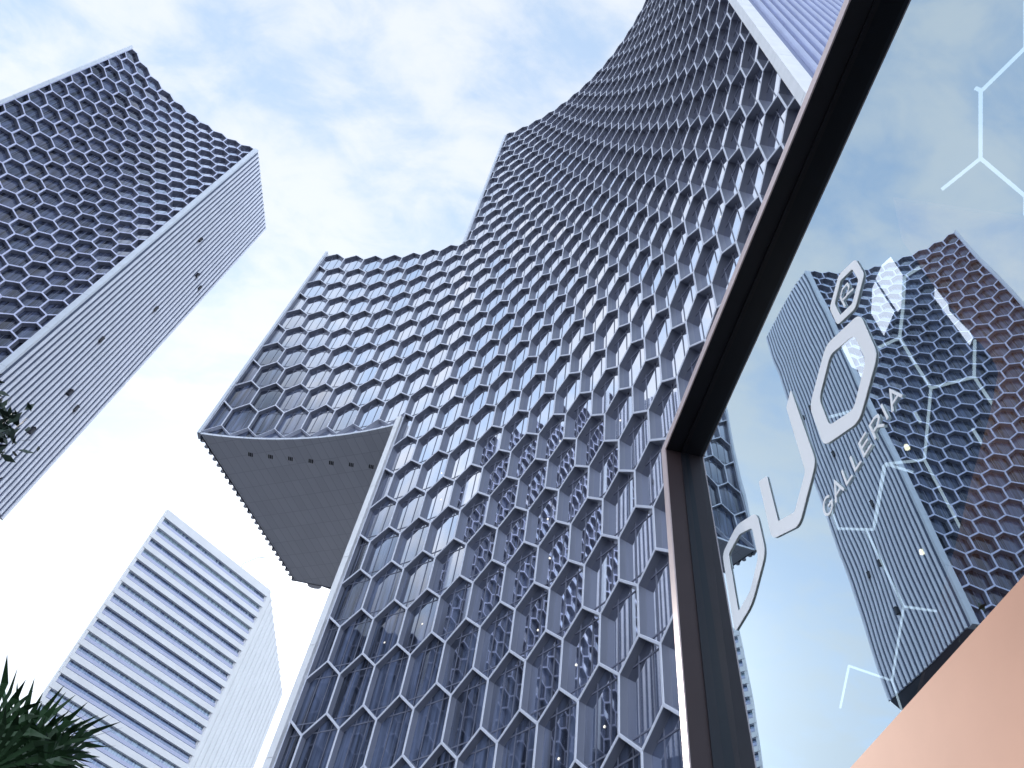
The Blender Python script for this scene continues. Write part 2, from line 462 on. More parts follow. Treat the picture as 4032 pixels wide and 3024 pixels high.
# main body behind the facade
body = MB()
DB = DEP1 + 0.16
body.prism(arc_pts(A1, U_LOW, U_END + 0.3, DB, 26) + [(38.0, 9.0), (38.0, 34.0), (24.0, 62.0), (6.0, 84.0), (-2.0, 71.0)], 0.0, 167.0 + CAMZ)
body.build('core_wall', M['core'], office)
wing = MB()
WB = [(-20.95, 86.7), (-2.6, 86.2)]
lx, ly = tuple(A1.pt(U_WING, 0, DB))[:2]
wing.prism(arc_pts(A1, U_WING + 0.02, U_LOW - 0.02, DB, 16) + [(-2.6, 70.9), WB[1], WB[0]], Z_SOF + CAMZ + 0.3, 111.6 + CAMZ)
wing.build('wing_wall', M['core'], office)
sof = MB()
poly = arc_pts(A1, U_WING + 0.02, U_LOW - 0.02, 0.12, 24) + [(-2.9, 70.6), WB[1], WB[0]]
n = len(poly)
sof.add([(x, y, Z_SOF + CAMZ) for x, y in poly] + [(x, y, Z_SOF + CAMZ + 0.28) for x, y in poly],
        [tuple(range(n))[::-1], tuple(range(n, 2 * n))] + [(i, (i + 1) % n, n + (i + 1) % n, n + i) for i in range(n)])
so = sof.build('soffit', M['soffit'], office)
for x, y in [(-26.73, 65.25), (-24.33, 64.9), (-21.94, 64.52), (-19.5, 64.18), (-17.07, 63.76), (-14.71, 63.36), (-12.36, 62.97)]:
    v = MB()
    zs = Z_SOF + CAMZ
    for dx in (-0.2, 0, 0.2): v.box(x + dx - 0.075, x + dx + 0.075, y - 0.3, y + 0.3, zs - 0.012, zs - 0.004)
    v.build('soffit_vent', M['vent'], so)
# wing end wall with ribs
rw = MB()
fl = tuple(A1.pt(U_WING, 0, 0.35))[:2]
ribbed_wall(rw, fl, WB[0], Z_SOF - 0.1, 111.8, (-23.2, 11.8), 0.97, 0.42)
ribbed_wall(rw, WB[0], WB[1], Z_SOF - 0.1, 111.8, (0, 1), 3.5, 0.8)
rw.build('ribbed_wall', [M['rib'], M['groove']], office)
# corner fins: thin vertical strips closing the facade
def fin(u0_, u1_, z0, z1, d0, d1, name, mat, lab=None):
    f = MB()
    n_ = 1
    a, b, c, d = A1.pt(u0_, 0, d0), A1.pt(u1_, 0, d0), A1.pt(u1_, 0, d1), A1.pt(u0_, 0, d1)
    zs, k = [], z0
    while k < z1 - 0.01:                                # butted panels with open joints
        k2 = min(z1, k + 9.288)
        f.prism([(p.x, p.y) for p in (a, b, c, d)], k + 0.02 + CAMZ, k2 - 0.02 + CAMZ); k = k2
    return f.build(name, mat, office, label=lab)
fin(U_WING - 0.34, U_WING + 0.02, Z_SOF - 0.1, 113.2, -0.12, 0.9, 'corner_fin', M['pale_trim'])
fin(U_UP - 0.42, U_UP + 0.0, 112.2, 167.6, -0.1, 1.2, 'corner_fin', M['pale_trim'])
fin(U_LOW - 0.62, U_LOW + 0.0, -1.55, 65.6, -0.35, 1.2, 'corner_fin', M['white_trim'], 'white fin below the overhanging wing')
fin(U_END + 0.0, U_END + 0.75, -1.55, 168.2, -0.15, 1.0, 'corner_fin', M['white_trim'], 'broad white fin at the far right end of the curve')
# right end wall
e0 = A1.pt(U_END + 0.72, 0, 1.0); rw2 = MB()
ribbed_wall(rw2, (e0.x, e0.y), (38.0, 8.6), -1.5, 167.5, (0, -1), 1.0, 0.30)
M['rib_shade'] = principled('ribbed_metal_shaded_wall', (0.46, 0.50, 0.70), 0.38, 0.05, vary=0.06, scale=0.4)  # same ribbed metal, this wall's shade put into the colour
M['groove_shade'] = principled('rib_groove_shaded_wall', (0.22, 0.25, 0.40), 0.5)  # groove shade put into the colour on this wall too
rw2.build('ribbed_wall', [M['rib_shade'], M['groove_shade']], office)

# ---------------- the tower on the left
res = thing('residential_tower', 'tower at the left with a honeycomb face and a narrow ribbed metal side', 'tower', (-78, 80, 0))
A2 = Arc((-61.815, 34.761), 35.943)
W2, PIT2, AP2 = 3.2817, 3.277, 0.98
SIDE2 = PIT2 - AP2
UA, UB = -35.75, -3.75
Z_BOT2, Z_TOP2 = 66.6, 164.9
DEP2 = 0.72
cells2 = []; band2 = MB()
for k in range(0, 33):
    cz = 163.95 + AP2 - AP2 - SIDE2 / 2 + 0.25 - PIT2 * k
    for i in range(-18, 2):
        cu = -9.95 + W2 / 2 + W2 * (i + 0.5 * (k % 2)) - 0.005 * 0
        if k >= 20 and cu < UA:
            poly = clip_poly(hex_cell(cu, cz, W2, SIDE2, AP2), 1, 0, UA - 0.6)
            if len(poly) > 2 and cz > Z_BOT2 + 1.5: cells2.append((poly, cu, cz))
            continue
        poly = clip_poly(clip_poly(hex_cell(cu, cz, W2, SIDE2, AP2), 1, 0, UB), -1, 0, -UA)
        if len(poly) < 3: continue
        if k >= 29:
            poly = clip_poly(poly, 0, -1, -Z_BOT2 - 0.1)
            if len(poly) < 3: continue
        cells2.append((poly, cu, cz))
def mull2(cu, cz): return {'u': [cu - 0.55, cu + 0.55], 'z': [cz - SIDE2 / 2 - 0.1]}
build_bays(res, A2, cells2, DEP2, 0.14, M['glass_res'], mull2, 0.0, 'frame_blue')
Bc, Dc = Vector((-64.638, 70.479)), Vector((-62.874, 89.808))
body2 = MB()
wallBD0 = (Bc.x, Bc.y)
bp2 = arc_pts(A2, UA, UB + 0.6, DEP2 + 0.16, 18) + [(-64.75, 71.5), (-63.1, 89.75), (-74.0, 97.0), (-95.0, 78.0), (-96.5, 59.8)]
body2.prism(bp2, Z_BOT2 + CAMZ, 163.6 + CAMZ)
body2.build('core_wall', M['core'], res)
lw = MB(); lw.prism(arc_pts(A2, -66.0, UA - 0.7, DEP2 + 0.16, 16) + [(-99.0, 61.0), (-122.0, 60.0), (-125.0, 25.0)], 0.0, 99.0 + CAMZ); lw.build('lower_wing', M['core'], res)
core2 = MB()
core2.prism([(-88.0, 70.0), (-77.0, 76.0), (-76.0, 88.0), (-88.0, 90.0), (-100.0, 80.0)], 0.0, Z_BOT2 + CAMZ - 0.01)
core2.prism([(-86.0, 64.5), (-72.5, 73.5), (-70.5, 84.5), (-76.5, 88.5), (-76.8, 76.2), (-88.0, 70.3)], 55.5 + CAMZ, Z_BOT2 + CAMZ - 0.02)
core2.build('lower_storeys', M['core'], res)
c2 = MB()
def fin2(mb, u0_, u1_, z0, z1, d0, d1):
    q = [A2.pt(u0_, 0, d0), A2.pt(u1_, 0, d0), A2.pt(u1_, 0, d1), A2.pt(u0_, 0, d1)]
    k = z0
    while k < z1 - .01:
        k2 = min(z1, k + 9.83); mb.prism([(p.x, p.y) for p in q], k + .02 + CAMZ, k2 - .02 + CAMZ); k = k2
fin2(c2, UB, UB + 0.92, Z_BOT2 - 0.1, 164.6, -0.1, 1.0)
c2.build('corner_fin', M['pale_trim'], res)
c2 = MB(); fin2(c2, UA - 0.6, UA, Z_BOT2 - 0.1, 164.9, -0.1, 1.2)
c2.build('corner_fin', M['pale_trim'], res)
rw3 = MB()
e = A2.pt(UB + 0.92, 0, 0.4)
tBD = (Dc - Vector((e.x, e.y))).normalized()
ribbed_wall(rw3, (e.x, e.y), (Dc.x, Dc.y), Z_BOT2, 164.3, (tBD.y, -tBD.x), 0.95, 0.24)
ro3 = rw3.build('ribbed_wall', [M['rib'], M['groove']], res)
nBD = Vector((tBD.y, -tBD.x))
for s_, z_ in [(7.29, 131.92), (13.45, 128.47), (16.34, 128.56), (11.79, 112.21), (8.01, 95.78), (11.34, 85.73), (14.58, 85.97), (11.33, 76.47)]:
    p = Bc + (Dc - Bc).normalized() * s_ + nBD * 0.25
    v = MB()
    v.obox((p.x, p.y, z_ + CAMZ), (tBD.x * 0.22, tBD.y * 0.22, 0), (nBD.x * 0.22, nBD.y * 0.22, 0), (0, 0, 0.55))
    v.obox((p.x, p.y, z_ + CAMZ + 0.6), (tBD.x * 0.26, tBD.y * 0.26, 0), (nBD.x * 0.28, nBD.y * 0.28, 0), (0, 0, 0.05))
    v.build('wall_vent', M['vent'], res)

# ---------------- the banded office block
L0, M0, R0 = Vector((-87.236, 180.573)), Vector((-56.277, 208.235)), Vector((-51.656, 266.698))
block = thing('banded_office_block', 'pale office block with white and blue bands standing below the overhanging wing', 'office block', (-75, 225, 0))
M['band_white'] = principled('white_cladding', (0.80, 0.80, 0.80), 0.45, vary=0.04, scale=0.2)
M['band_glass'] = window_glass('band_glass', (0.07, 0.10, 0.18), (0.60, 0.72, 0.98), 0.25, 0.7, wav=0.0)
M['band_sill'] = principled('lavender_sill', (0.50, 0.52, 0.68), 0.5, vary=0.05, scale=0.3)
tLM = (M0 - L0).normalized(); nLM = Vector((tLM.y, -tLM.x)); lenLM = (M0 - L0).length
def strip(mb, s0, s1, z0, z1, d0, d1, mi=0):      # slab along the face L-M, d outward
    q = [L0 + tLM * s0 + nLM * d0, L0 + tLM * s1 + nLM * d0, L0 + tLM * s1 + nLM * d1, L0 + tLM * s0 + nLM * d1]
    mb.prism([(p.x, p.y) for p in q], z0 + CAMZ, z1 + CAMZ, mi)
bb = MB()
ins = 1.2
q = [L0 - nLM * ins + tLM * 0.3, M0 - nLM * ins - tLM * 0.3]
bb.prism([tuple(q[0]), tuple(q[1]), (R0.x - 0.6, R0.y - 0.3), (-96.0, 262.0), (-95.0, 214.0)], 0, 149.4 + CAMZ)
bb.build('block_wall', M['band_white'], block)
sp = MB(); gl = MB(); si = MB()
strip(sp, 0, lenLM, 147.25, 150.0, -1.3, 0.0)
for k in range(0, 38):
    zt = 147.25 - 3.97 * k
    strip(gl, 1.0, lenLM - 0.5, zt - 2.45, zt + 0.02, -1.1, -0.85)
    strip(si, 0.6, lenLM - 0.3, zt - 2.02, zt - 1.22, -0.84, -0.45)
    strip(sp, 0.0, lenLM, max(zt - 3.97, -1.6), zt - 2.4, -1.3, 0.0)
    strip(sp, 0.0, 0.75, zt - 2.4, zt, -1.3, -0.15); strip(sp, lenLM - 0.35, lenLM, zt - 2.4, zt, -1.3, -0.1)
sp.build('spandrel_bands', M['band_white'], block); gl.build('window_bands', M['band_glass'], block); si.build('sill_bands', M['band_sill'], block)
sf = MB()
tMR = (R0 - M0).normalized(); nMR = Vector((tMR.y, -tMR.x)); lenMR = (R0 - M0).length
def strip2(mb, s0, s1, z0, z1, d0, d1):
    q = [M0 + tMR * s0 + nMR * d0, M0 + tMR * s1 + nMR * d0, M0 + tMR * s1 + nMR * d1, M0 + tMR * s0 + nMR * d1]
    mb.prism([(p.x, p.y) for p in q], z0 + CAMZ, z1 + CAMZ)
strip2(sf, 0.0, lenMR, -1.6, 150.0, -1.0, -0.25)
k = 0.0
while k < lenMR:
    strip2(sf, k, min(k + 1.3, lenMR), -1.6, 149.98, -0.3, 0.0); k += 4.2
sf.build('side_cladding', M['band_white'], block)
rl = MB()
for s_ in (0.0,):
    rl.tube((-68.3, 208.0, 150.0 + CAMZ), (-68.3, 208.0, 157.6 + CAMZ), 0.22)
    rl.tube((-68.3, 208.0, 157.5 + CAMZ), (-64.5, 208.0, 161.4 + CAMZ), 0.2); rl.tube((-64.5, 208, 161.4 + CAMZ), (-62.0, 208.0, 161.6 + CAMZ), 0.2)
    rl.box(-68.8, -67.8, 207.4, 208.6, 149.4 + CAMZ, 150.6 + CAMZ)
rl.build('roof_davit', M['pale_trim'], block)

# ------------------------------------------------------------------ shop pavilion with glass front
shop = thing('shop_pavilion', 'shop front with an orange copper panel and a mirroring window in a dark metal frame', 'shop', (4, 0, 0))
M['copper'] = principled('copper_panel', (0.62, 0.325, 0.215), 0.55, 0.10, vary=0.08, scale=2.2, bump=0.006, bscale=260)
M['edge_trim'] = principled('pinkish_edge_trim', (0.62, 0.49, 0.48), 0.4, 0.3, vary=0.04, scale=3)
M['bronze'] = principled('bronze_reveal', (0.042, 0.025, 0.027), 0.5, 0.1, vary=0.08, scale=5)
M['black_metal'] = principled('black_mullion', (0.012, 0.012, 0.018), 0.4, 0.2)
M['int_dark'] = principled('interior_dark', (0.055, 0.075, 0.11), 0.7, vary=0.2, scale=1.2)
M['int_brown'] = principled('interior_brown', (0.46, 0.26, 0.19), 0.7, vary=0.15, scale=2.0)
XF, XG = 1.305, 1.50                         # front face of the frame, glass
JY, LZ, SZ = 3.462, 4.395 + CAMZ, 1.33 + CAMZ  # inner jamb, underside of lintel, top of the copper panel
YN = -3.2
XM = 1.42
wls = MB()
wls.prism([(1.47, JY + 0.09), (1.47, JY + 0.05), (4.4, 11.0), (12.0, 11.0), (12.0, 11.1), (4.34, 11.1)], 0, LZ + 0.45)
wls.box(11.9, 12.0, -6.0, 11.0, 0, LZ + 0.45)
wls.box(1.4, 12.0, -6.1, -6.0, 0, LZ + 0.45)
wls.box(1.4, 1.6, -6.0, YN - 0.1, 0, LZ + 0.45)
wls.build('shop_wall', M['int_dark'], shop)
rf = MB()
rf.prism([(1.48, -6.0), (12.0, -6.0), (12.0, 11.0), (4.3, 11.0), (1.48, JY + 0.05)], LZ + 0.46, LZ + 0.58)
rf.build('shop_roof', M['int_dark'], shop)
fp = MB()                                   # copper front panel
for y0, y1 in ((-6.0, -1.8), (-1.796, JY + 0.08)):
    fp.box(XF, XF + 0.05, y0, y1, 0.0, SZ)
fp.build('front_panel', M['copper'], shop)
jf = MB(); jf.box(XF - 0.002, XF + 0.006, JY, JY + 0.082, SZ + 0.001, LZ + 0.082); jf.box(XF - 0.002, XF + 0.006, YN, JY - 0.001, LZ, LZ + 0.082)
jf.build('frame_edge', M['edge_trim'], shop)
jb = MB(); jb.box(XF + 0.006, XM, JY, JY + 0.08, SZ, LZ + 0.08); jb.build('window_jamb', M['bronze'], shop)
mlm = MB(); mlm.box(XM, XG + 0.06, JY - 0.012, JY + 0.07, SZ - 0.1, LZ + 0.07); mlm.build('mullion', M['black_metal'], shop)
lt = MB(); lt.box(XF + 0.006, XM, YN, JY - 0.001, LZ, LZ + 0.08); lt.build('lintel', M['black_metal'], shop)
ml2 = MB(); ml2.box(XM, XG + 0.06, YN, JY - 0.013, LZ - 0.012, LZ + 0.07); ml2.build('mullion', M['black_metal'], shop)
sl = MB(); sl.box(XF + 0.051, XG + 0.06, YN, JY - 0.013, SZ - 0.14, SZ - 0.02); sl.build('window_sill', M['bronze'], shop)
# glass leaning back by two thirds of a degree
GT = 0.0117
def gx(z): return XG - GT * (z - CAMZ)
gp = MB(); z0, z1 = SZ - 0.02, LZ - 0.012
gp.add([(gx(z0), JY - 0.012, z0), (gx(z0), YN, z0), (gx(z1), YN, z1), (gx(z1), JY - 0.012, z1)], [(0, 1, 2, 3)])
gm = bpy.data.materials.new('shop_glass'); gm.use_nodes = True
nd, lk = gm.node_tree.nodes, gm.node_tree.links; nd.clear()
o_ = nd.new('ShaderNodeOutputMaterial'); mx = nd.new('ShaderNodeMixShader'); tr = nd.new('ShaderNodeBsdfTransparent'); gs = nd.new('ShaderNodeBsdfGlossy')
tr.inputs[0].default_value = (0.62, 0.72, 0.80, 1); gs.inputs['Color'].default_value = (0.77, 0.91, 1.0, 1); gs.inputs['Roughness'].default_value = 0.0
mx.inputs[0].default_value = 0.65
gg = nd.new('ShaderNodeNewGeometry'); gn_ = nd.new('ShaderNodeTexNoise'); gn_.inputs['Scale'].default_value = 1.4; gn_.inputs['Detail'].default_value = 1.0
lk.new(gg.outputs['Position'], gn_.inputs['Vector']); gb = nd.new('ShaderNodeBump'); gb.inputs['Strength'].default_value = 0.05; gb.inputs['Distance'].default_value = 0.02
lk.new(gn_.outputs[0], gb.inputs['Height']); lk.new(gb.outputs[0], gs.inputs['Normal'])
lk.new(tr.outputs[0], mx.inputs[1]); lk.new(gs.outputs[0], mx.inputs[2]); lk.new(mx.outputs[0], o_.inputs[0])
gp.build('window_glass', gm, shop)
# ceilings inside
cg = MB()
KB, KT = 4.62 / 4.2, 4.80 / 4.45
edge = [(2.079, 1.503), (2.194, 1.58), (2.349, 1.699), (2.702, 1.936), (2.913, 2.063), (3.025, 2.167), (3.043, 2.185), (3.164, 2.49), (3.351, 3.057), (3.581, 3.702), (3.613, 3.821), (3.829, 4.443), (4.107, 5.233), (4.6, 6.6)]
zb = 4.62 + CAMZ
pl_ = [(x * KB, y * KB) for x, y in edge] + [(11.85, 10.9), (11.85, 0.6), (2.1, 1.40)]
n = len(pl_)
cg.add([(x, y, zb) for x, y in pl_] + [(x, y, zb + 0.06) for x, y in pl_], [tuple(range(n)), tuple(range(n, 2 * n))[::-1]] + [(i, (i + 1) % n, n + (i + 1) % n, n + i) for i in range(n)])
cg.build('ceiling_panel', M['int_brown'], shop)
wd = MB(); wd.box(5.0, 5.2, 0.8, 3.2, 0.3, zb - 0.01); wd.box(6.2, 11.8, 6.14, 6.235, 0.0, zb - 0.01); wd.build('inner_partition', M['int_brown'], shop)
M['skylight_glow'] = emission('skylight_glow_panel', (0.90, 0.90, 1.0), 1.7)  # glow stands in for sky seen through roof openings
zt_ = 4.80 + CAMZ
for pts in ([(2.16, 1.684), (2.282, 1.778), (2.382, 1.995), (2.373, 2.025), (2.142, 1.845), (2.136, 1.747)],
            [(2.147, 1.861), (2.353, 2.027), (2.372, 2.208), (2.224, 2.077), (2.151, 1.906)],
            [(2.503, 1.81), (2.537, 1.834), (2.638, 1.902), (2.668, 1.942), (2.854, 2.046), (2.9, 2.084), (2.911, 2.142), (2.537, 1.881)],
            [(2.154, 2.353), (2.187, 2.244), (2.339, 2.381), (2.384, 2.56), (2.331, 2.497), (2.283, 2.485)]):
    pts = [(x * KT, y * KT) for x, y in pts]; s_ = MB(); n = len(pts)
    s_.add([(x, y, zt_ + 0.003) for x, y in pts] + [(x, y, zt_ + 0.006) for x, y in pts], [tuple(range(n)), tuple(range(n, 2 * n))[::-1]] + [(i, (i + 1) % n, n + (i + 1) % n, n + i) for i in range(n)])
    s_.build('skylight_glow', M['skylight_glow'], shop)
# honeycomb of light tubes
M['tube'] = emission('tube_light', (0.80, 0.92, 1.0), 0.85)
tubes = [((2.285, 1.774), (2.339, 1.696)), ((2.283, 1.777), (2.376, 1.983)), ((2.376, 1.983), (2.455, 2.183)), ((2.455, 2.183), (2.362, 2.284)),
         ((2.455, 2.183), (2.595, 2.305)), ((2.9, 2.084), (3.039, 2.34)), ((2.595, 2.305), (2.825, 2.491)), ((2.825, 2.491), (3.039, 2.34)),
         ((3.039, 2.34), (3.321, 2.555)), ((2.825, 2.491), (3.082, 3.072)), ((3.082, 3.072), (2.849, 3.182)), ((3.25, 2.734), (3.446, 2.894)), ((2.825, 2.705), (2.898, 2.772)),
         ((2.303, 2.892), (2.436, 2.796)), ((3.061, 3.2), (2.849, 3.182))]
far = [((2.849, 3.182), (3.049, 3.762)), ((3.082, 3.072), (3.682, 3.647)), ((3.682, 3.647), (3.794, 3.923)), ((3.02, 3.844), (3.679, 4.561)), ((3.679, 4.561), (3.993, 4.528)),
       ((3.679, 4.561), (4.051, 5.518)), ((4.051, 5.518), (3.616, 5.445)), ((3.616, 5.445), (3.814, 6.059)), ((4.051, 5.518), (4.394, 5.985)),
       ((2.809, 3.881), (3.061, 3.814)), ((3.061, 3.814), (2.845, 3.196)), ((2.809, 3.881), (2.667, 3.697))]
near = [((2.133, 0.251), (2.247, 0.441)), ((2.249, 0.445), (2.152, 0.683)), ((2.152, 0.683), (2.116, 0.678)), ((2.147, 0.684), (2.332, 1.012)), ((2.332, 1.012), (2.222, 1.222)),
        ((2.332, 1.012), (2.676, 1.156)), ((2.676, 1.156), (2.964, 1.637))]
h1 = thing('honeycomb_light', 'honeycomb of white light tubes under the shop ceiling, seen over the reflected tower', 'ceiling light', (2.7, 2.4, zt_), 'honeycomb ceiling lights')
for a, b in [((p[0] * KT, p[1] * KT), (q[0] * KT, q[1] * KT)) for p, q in tubes + far]:
    t_ = MB(); t_.tube((*a, zt_ - 0.03), (*b, zt_ - 0.03), 0.011, seg=8); t_.build('light_tube', M['tube'], h1)
h2 = thing('honeycomb_light', 'honeycomb of white light tubes near the upper right corner of the shop glass', 'ceiling light', (2.3, 0.8, zt_), 'honeycomb ceiling lights')
for a, b in [((p[0] * KT, p[1] * KT), (q[0] * KT, q[1] * KT)) for p, q in near]:
    t_ = MB(); t_.tube((*a, zt_ - 0.03), (*b, zt_ - 0.03), 0.011, seg=8); t_.build('light_tube', M['tube'], h2)

M['lamp'] = emission('warm_lamp', (1.0, 0.88, 0.6), 2.5)
for (x, y, z), lab in (((2.448, 2.518, 3.7), 'small glowing downlight inside the shop beside the second word of the sign'), ((2.945, 3.302, 3.7), 'small glowing downlight inside the shop low beside the ribbed reflection')):
    d_ = thing('lowered_downlight', lab, 'lamp', (x, y, z + CAMZ), 'small lowered downlights')  # downlights lowered on added stems so they light the brown ceiling
    b_ = MB(); b_.tube((x, y, z + CAMZ), (x, y, z + CAMZ + 0.03), 0.016, 0.012, 10); b_.build('bulb', M['lamp'], d_)
    b_ = MB(); b_.tube((x, y, z + CAMZ + 0.03), (x, y, z + CAMZ + 0.09), 0.014, 0.005, 8); b_.tube((x, y, z + CAMZ + 0.09), (x, y, zb - 0.002 if y > 2.6 else zt_), 0.0015, seg=4); b_.build('stem', M['int_dark'], d_)
    ld = bpy.data.lights.new('ceiling_fill_glow', 'POINT'); ld.energy = 13.0; ld.color = (1.0, 0.86, 0.72); ld.shadow_soft_size = 0.012  # fill light added to brighten the brown ceiling
    lo = bpy.data.objects.new('ceiling_fill_glow', ld); COL.objects.link(lo); lo.parent = d_; lo.location = (0, 0, -0.03)

# ------------------------------------------------------------------ sign lettering on the glass
sign = thing('shop_sign', 'white shop name lettering stuck on the glass of the shop front', 'sign', (XG, 2.2, 2.4 + CAMZ))
M['letter'] = principled('letter_white', (0.95, 0.95, 0.95), 0.22, spec=1.0)
def round_poly(pts, r, seg=5):
    out_ = []
    n = len(pts)
    for i in range(n):
        a, p, b = Vector(pts[i - 1]), Vector(pts[i]), Vector(pts[(i + 1) % n])
        rr = r[i] if isinstance(r, (list, tuple)) else r
        d1, d2 = (a - p), (b - p)
        k = min(rr, d1.length * 0.45, d2.length * 0.45)
        if k < 0.001: out_.append(tuple(p)); continue
        p1, p2 = p + d1.normalized() * k, p + d2.normalized() * k
        for j in range(seg + 1):
            t = j / seg
            out_.append(tuple((1 - t) ** 2 * p1 + 2 * t * (1 - t) * p + t * t * p2))
    return out_
def lp(s, z, off):                        # reading coordinate s runs towards -y
    zz_ = z + CAMZ
    return (gx(zz_) - off, -s, zz_)
LT = (0.004, 0.007)
def ring_letter(name, outer, inner):
    n = len(outer); mb = MB(); assert n == len(inner)
    v = [lp(s, z, LT[1]) for s, z in outer] + [lp(s, z, LT[1]) for s, z in inner] + [lp(s, z, LT[0]) for s, z in outer] + [lp(s, z, LT[0]) for s, z in inner]
    f = []
    for i in range(n):
        j = (i + 1) % n
        f += [(i, j, n + j, n + i), (2 * n + i, 3 * n + i, 3 * n + j, 2 * n + j), (i, 2 * n + i, 2 * n + j, j), (n + i, n + j, 3 * n + j, 3 * n + i)]
    mb.add(v, f); return mb.build(name, M['letter'], sign)
def strokes_letter(name, strokes, w):
    """each stroke an open or closed polyline drawn with mitred corners"""
    mb = MB()
    for st in strokes:
        closed = st[0] == st[-1] and len(st) > 2
        p = [Vector(q) for q in (st[:-1] if closed else st)]
        n = len(p); Lp, Rp = [], []
        for i in range(n):
            if closed or 0 < i < n - 1:
                d1 = (p[i] - p[i - 1]).normalized(); d2 = (p[(i + 1) % n] - p[i]).normalized()
                n1, n2 = Vector((-d1.y, d1.x)), Vector((-d2.y, d2.x))
                mm = (n1 + n2).normalized(); k = w / 2 / max(0.35, mm.dot(n1))
            else:
                d = (p[1] - p[0]) if i == 0 else (p[-1] - p[-2]); d.normalize(); mm = Vector((-d.y, d.x)); k = w / 2
            Lp.append(p[i] + mm * k); Rp.append(p[i] - mm * k)
        q = n
        v = [lp(*a, LT[1]) for a in Lp] + [lp(*a, LT[1]) for a in Rp] + [lp(*a, LT[0]) for a in Lp] + [lp(*a, LT[0]) for a in Rp]
        f = []
        for i in range(n if closed else n - 1):
            j = (i + 1) % n
            f += [(i, j, q + j, q + i), (2 * q + i, 3 * q + i, 3 * q + j, 2 * q + j), (i, 2 * q + i, 2 * q + j, j), (q + i, q + j, 3 * q + j, 3 * q + i)]
        if not closed: f += [(0, q, 3 * q, 2 * q), (q - 1, 3 * q - 1, 4 * q - 1, 2 * q - 1)]
        mb.add(v, f)
        LT_bump()
    r = mb.build(name, M['letter'], sign)
    LT_reset(); return r
_lt = [0.004, 0.007]
def LT_bump():
    global LT
    LT = (LT[0] + 0.0004, LT[1] + 0.0004)
def LT_reset():
    global LT
    LT = (0.004, 0.007)
# D: flat stem on the left, hexagon point on the right
Do = [(-3.093, 2.566), (-2.86, 2.566), (-2.622, 2.70), (-2.622, 2.975), (-2.86, 3.108), (-3.093, 3.108 - 0.012)]
Di = [(-3.018, 2.640), (-2.852, 2.640), (-2.702, 2.735), (-2.702, 2.940), (-2.852, 3.030), (-3.018, 3.030)]
ring_letter('letter', round_poly(Do, [.035, .06, .06, .06, .06, .05]), round_poly(Di, [.02, .02, .03, .03, .02, .02]))
# U: left arm, hexagon bowl, right arm with a slanted top
Uc = [(-2.532, 3.117), (-2.444, 3.065), (-2.444, 2.742), (-2.288, 2.655), (-2.118, 2.752), (-2.112, 3.224), (-2.033, 3.275),
      (-2.024, 2.715), (-2.262, 2.576), (-2.305, 2.576), (-2.535, 2.708)]
def solid_letter(name, pts):
    n = len(pts); mb = MB()
    mb.add([lp(s, z, LT[1]) for s, z in pts] + [lp(s, z, LT[0]) for s, z in pts], [tuple(range(n)), tuple(range(n, 2 * n))[::-1]] + [(i, n + i, n + (i + 1) % n, (i + 1) % n) for i in range(n)])
    return mb.build(name, M['letter'], sign)
solid_letter('letter', round_poly(Uc, [.015, .012, .015, .015, .02, .01, .01, .05, .05, .05, .05], 4))
# O: upright hexagon ring
Oo = [(-1.678, 2.578), (-1.432, 2.715), (-1.415, 3.012), (-1.678, 3.158), (-1.937, 3.012), (-1.937, 2.722)]
Oi = [(-1.678, 2.662), (-1.500, 2.772), (-1.498, 2.965), (-1.678, 3.075), (-1.856, 2.968), (-1.856, 2.770)]
ring_letter('letter', round_poly(Oo, .05), round_poly(Oi, .035))
# small hexagon ring with an R inside
Ho = [(-1.425, 3.070), (-1.292, 3.148), (-1.292, 3.294), (-1.418, 3.376), (-1.560, 3.300), (-1.560, 3.148)]
Hi = [(-1.425, 3.116), (-1.334, 3.170), (-1.334, 3.276), (-1.425, 3.332), (-1.520, 3.276), (-1.520, 3.170)]
em = ring_letter('emblem_ring', round_poly(Ho, .025), round_poly(Hi, .012))
strokes_letter('letter', [[(-1.471, 3.165), (-1.471, 3.252), (-1.438, 3.272), (-1.399, 3.254), (-1.399, 3.222), (-1.437, 3.203), (-1.471, 3.222)], [(-1.437, 3.206), (-1.383, 3.175)]], 0.011)
# the smaller second word
z0_, z1_ = 2.416, 2.502
wS = 0.0115
g_ = []
for k in range(15):
    a = math.radians(42 + k * (318 - 42) / 14)
    g_.append((-2.041 + 0.036 * math.cos(a), 2.455 + 0.042 * math.sin(a)))
strokes_letter('letter', [g_ + [(-2.007, 2.450), (-2.04, 2.450)]], wS)
def A_(x): strokes_letter('letter', [[(x, z0_), (x + 0.037, z1_), (x + 0.074, z0_)], [(x + 0.013, z0_ + 0.027), (x + 0.061, z0_ + 0.027)]], wS)
def L_(x): strokes_letter('letter', [[(x, z1_), (x, z0_ + 0.004), (x + 0.049, z0_ + 0.004)]], wS)
A_(-1.984); L_(-1.881); L_(-1.803)
strokes_letter('letter', [[(-1.668, z1_ - .005), (-1.726, z1_ - .005), (-1.726, z0_ + .005), (-1.664, z0_ + .005)], [(-1.726, 2.461), (-1.672, 2.461)]], wS)
strokes_letter('letter', [[(-1.632, z0_), (-1.632, z1_ - .004), (-1.594, z1_ - .004), (-1.572, 2.488), (-1.572, 2.470), (-1.594, 2.453), (-1.630, 2.453)], [(-1.598, 2.453), (-1.563, z0_)]], wS)
strokes_letter('letter', [[(-1.532, z0_ + .002), (-1.532, z1_ + .004)]], wS)
A_(-1.496)

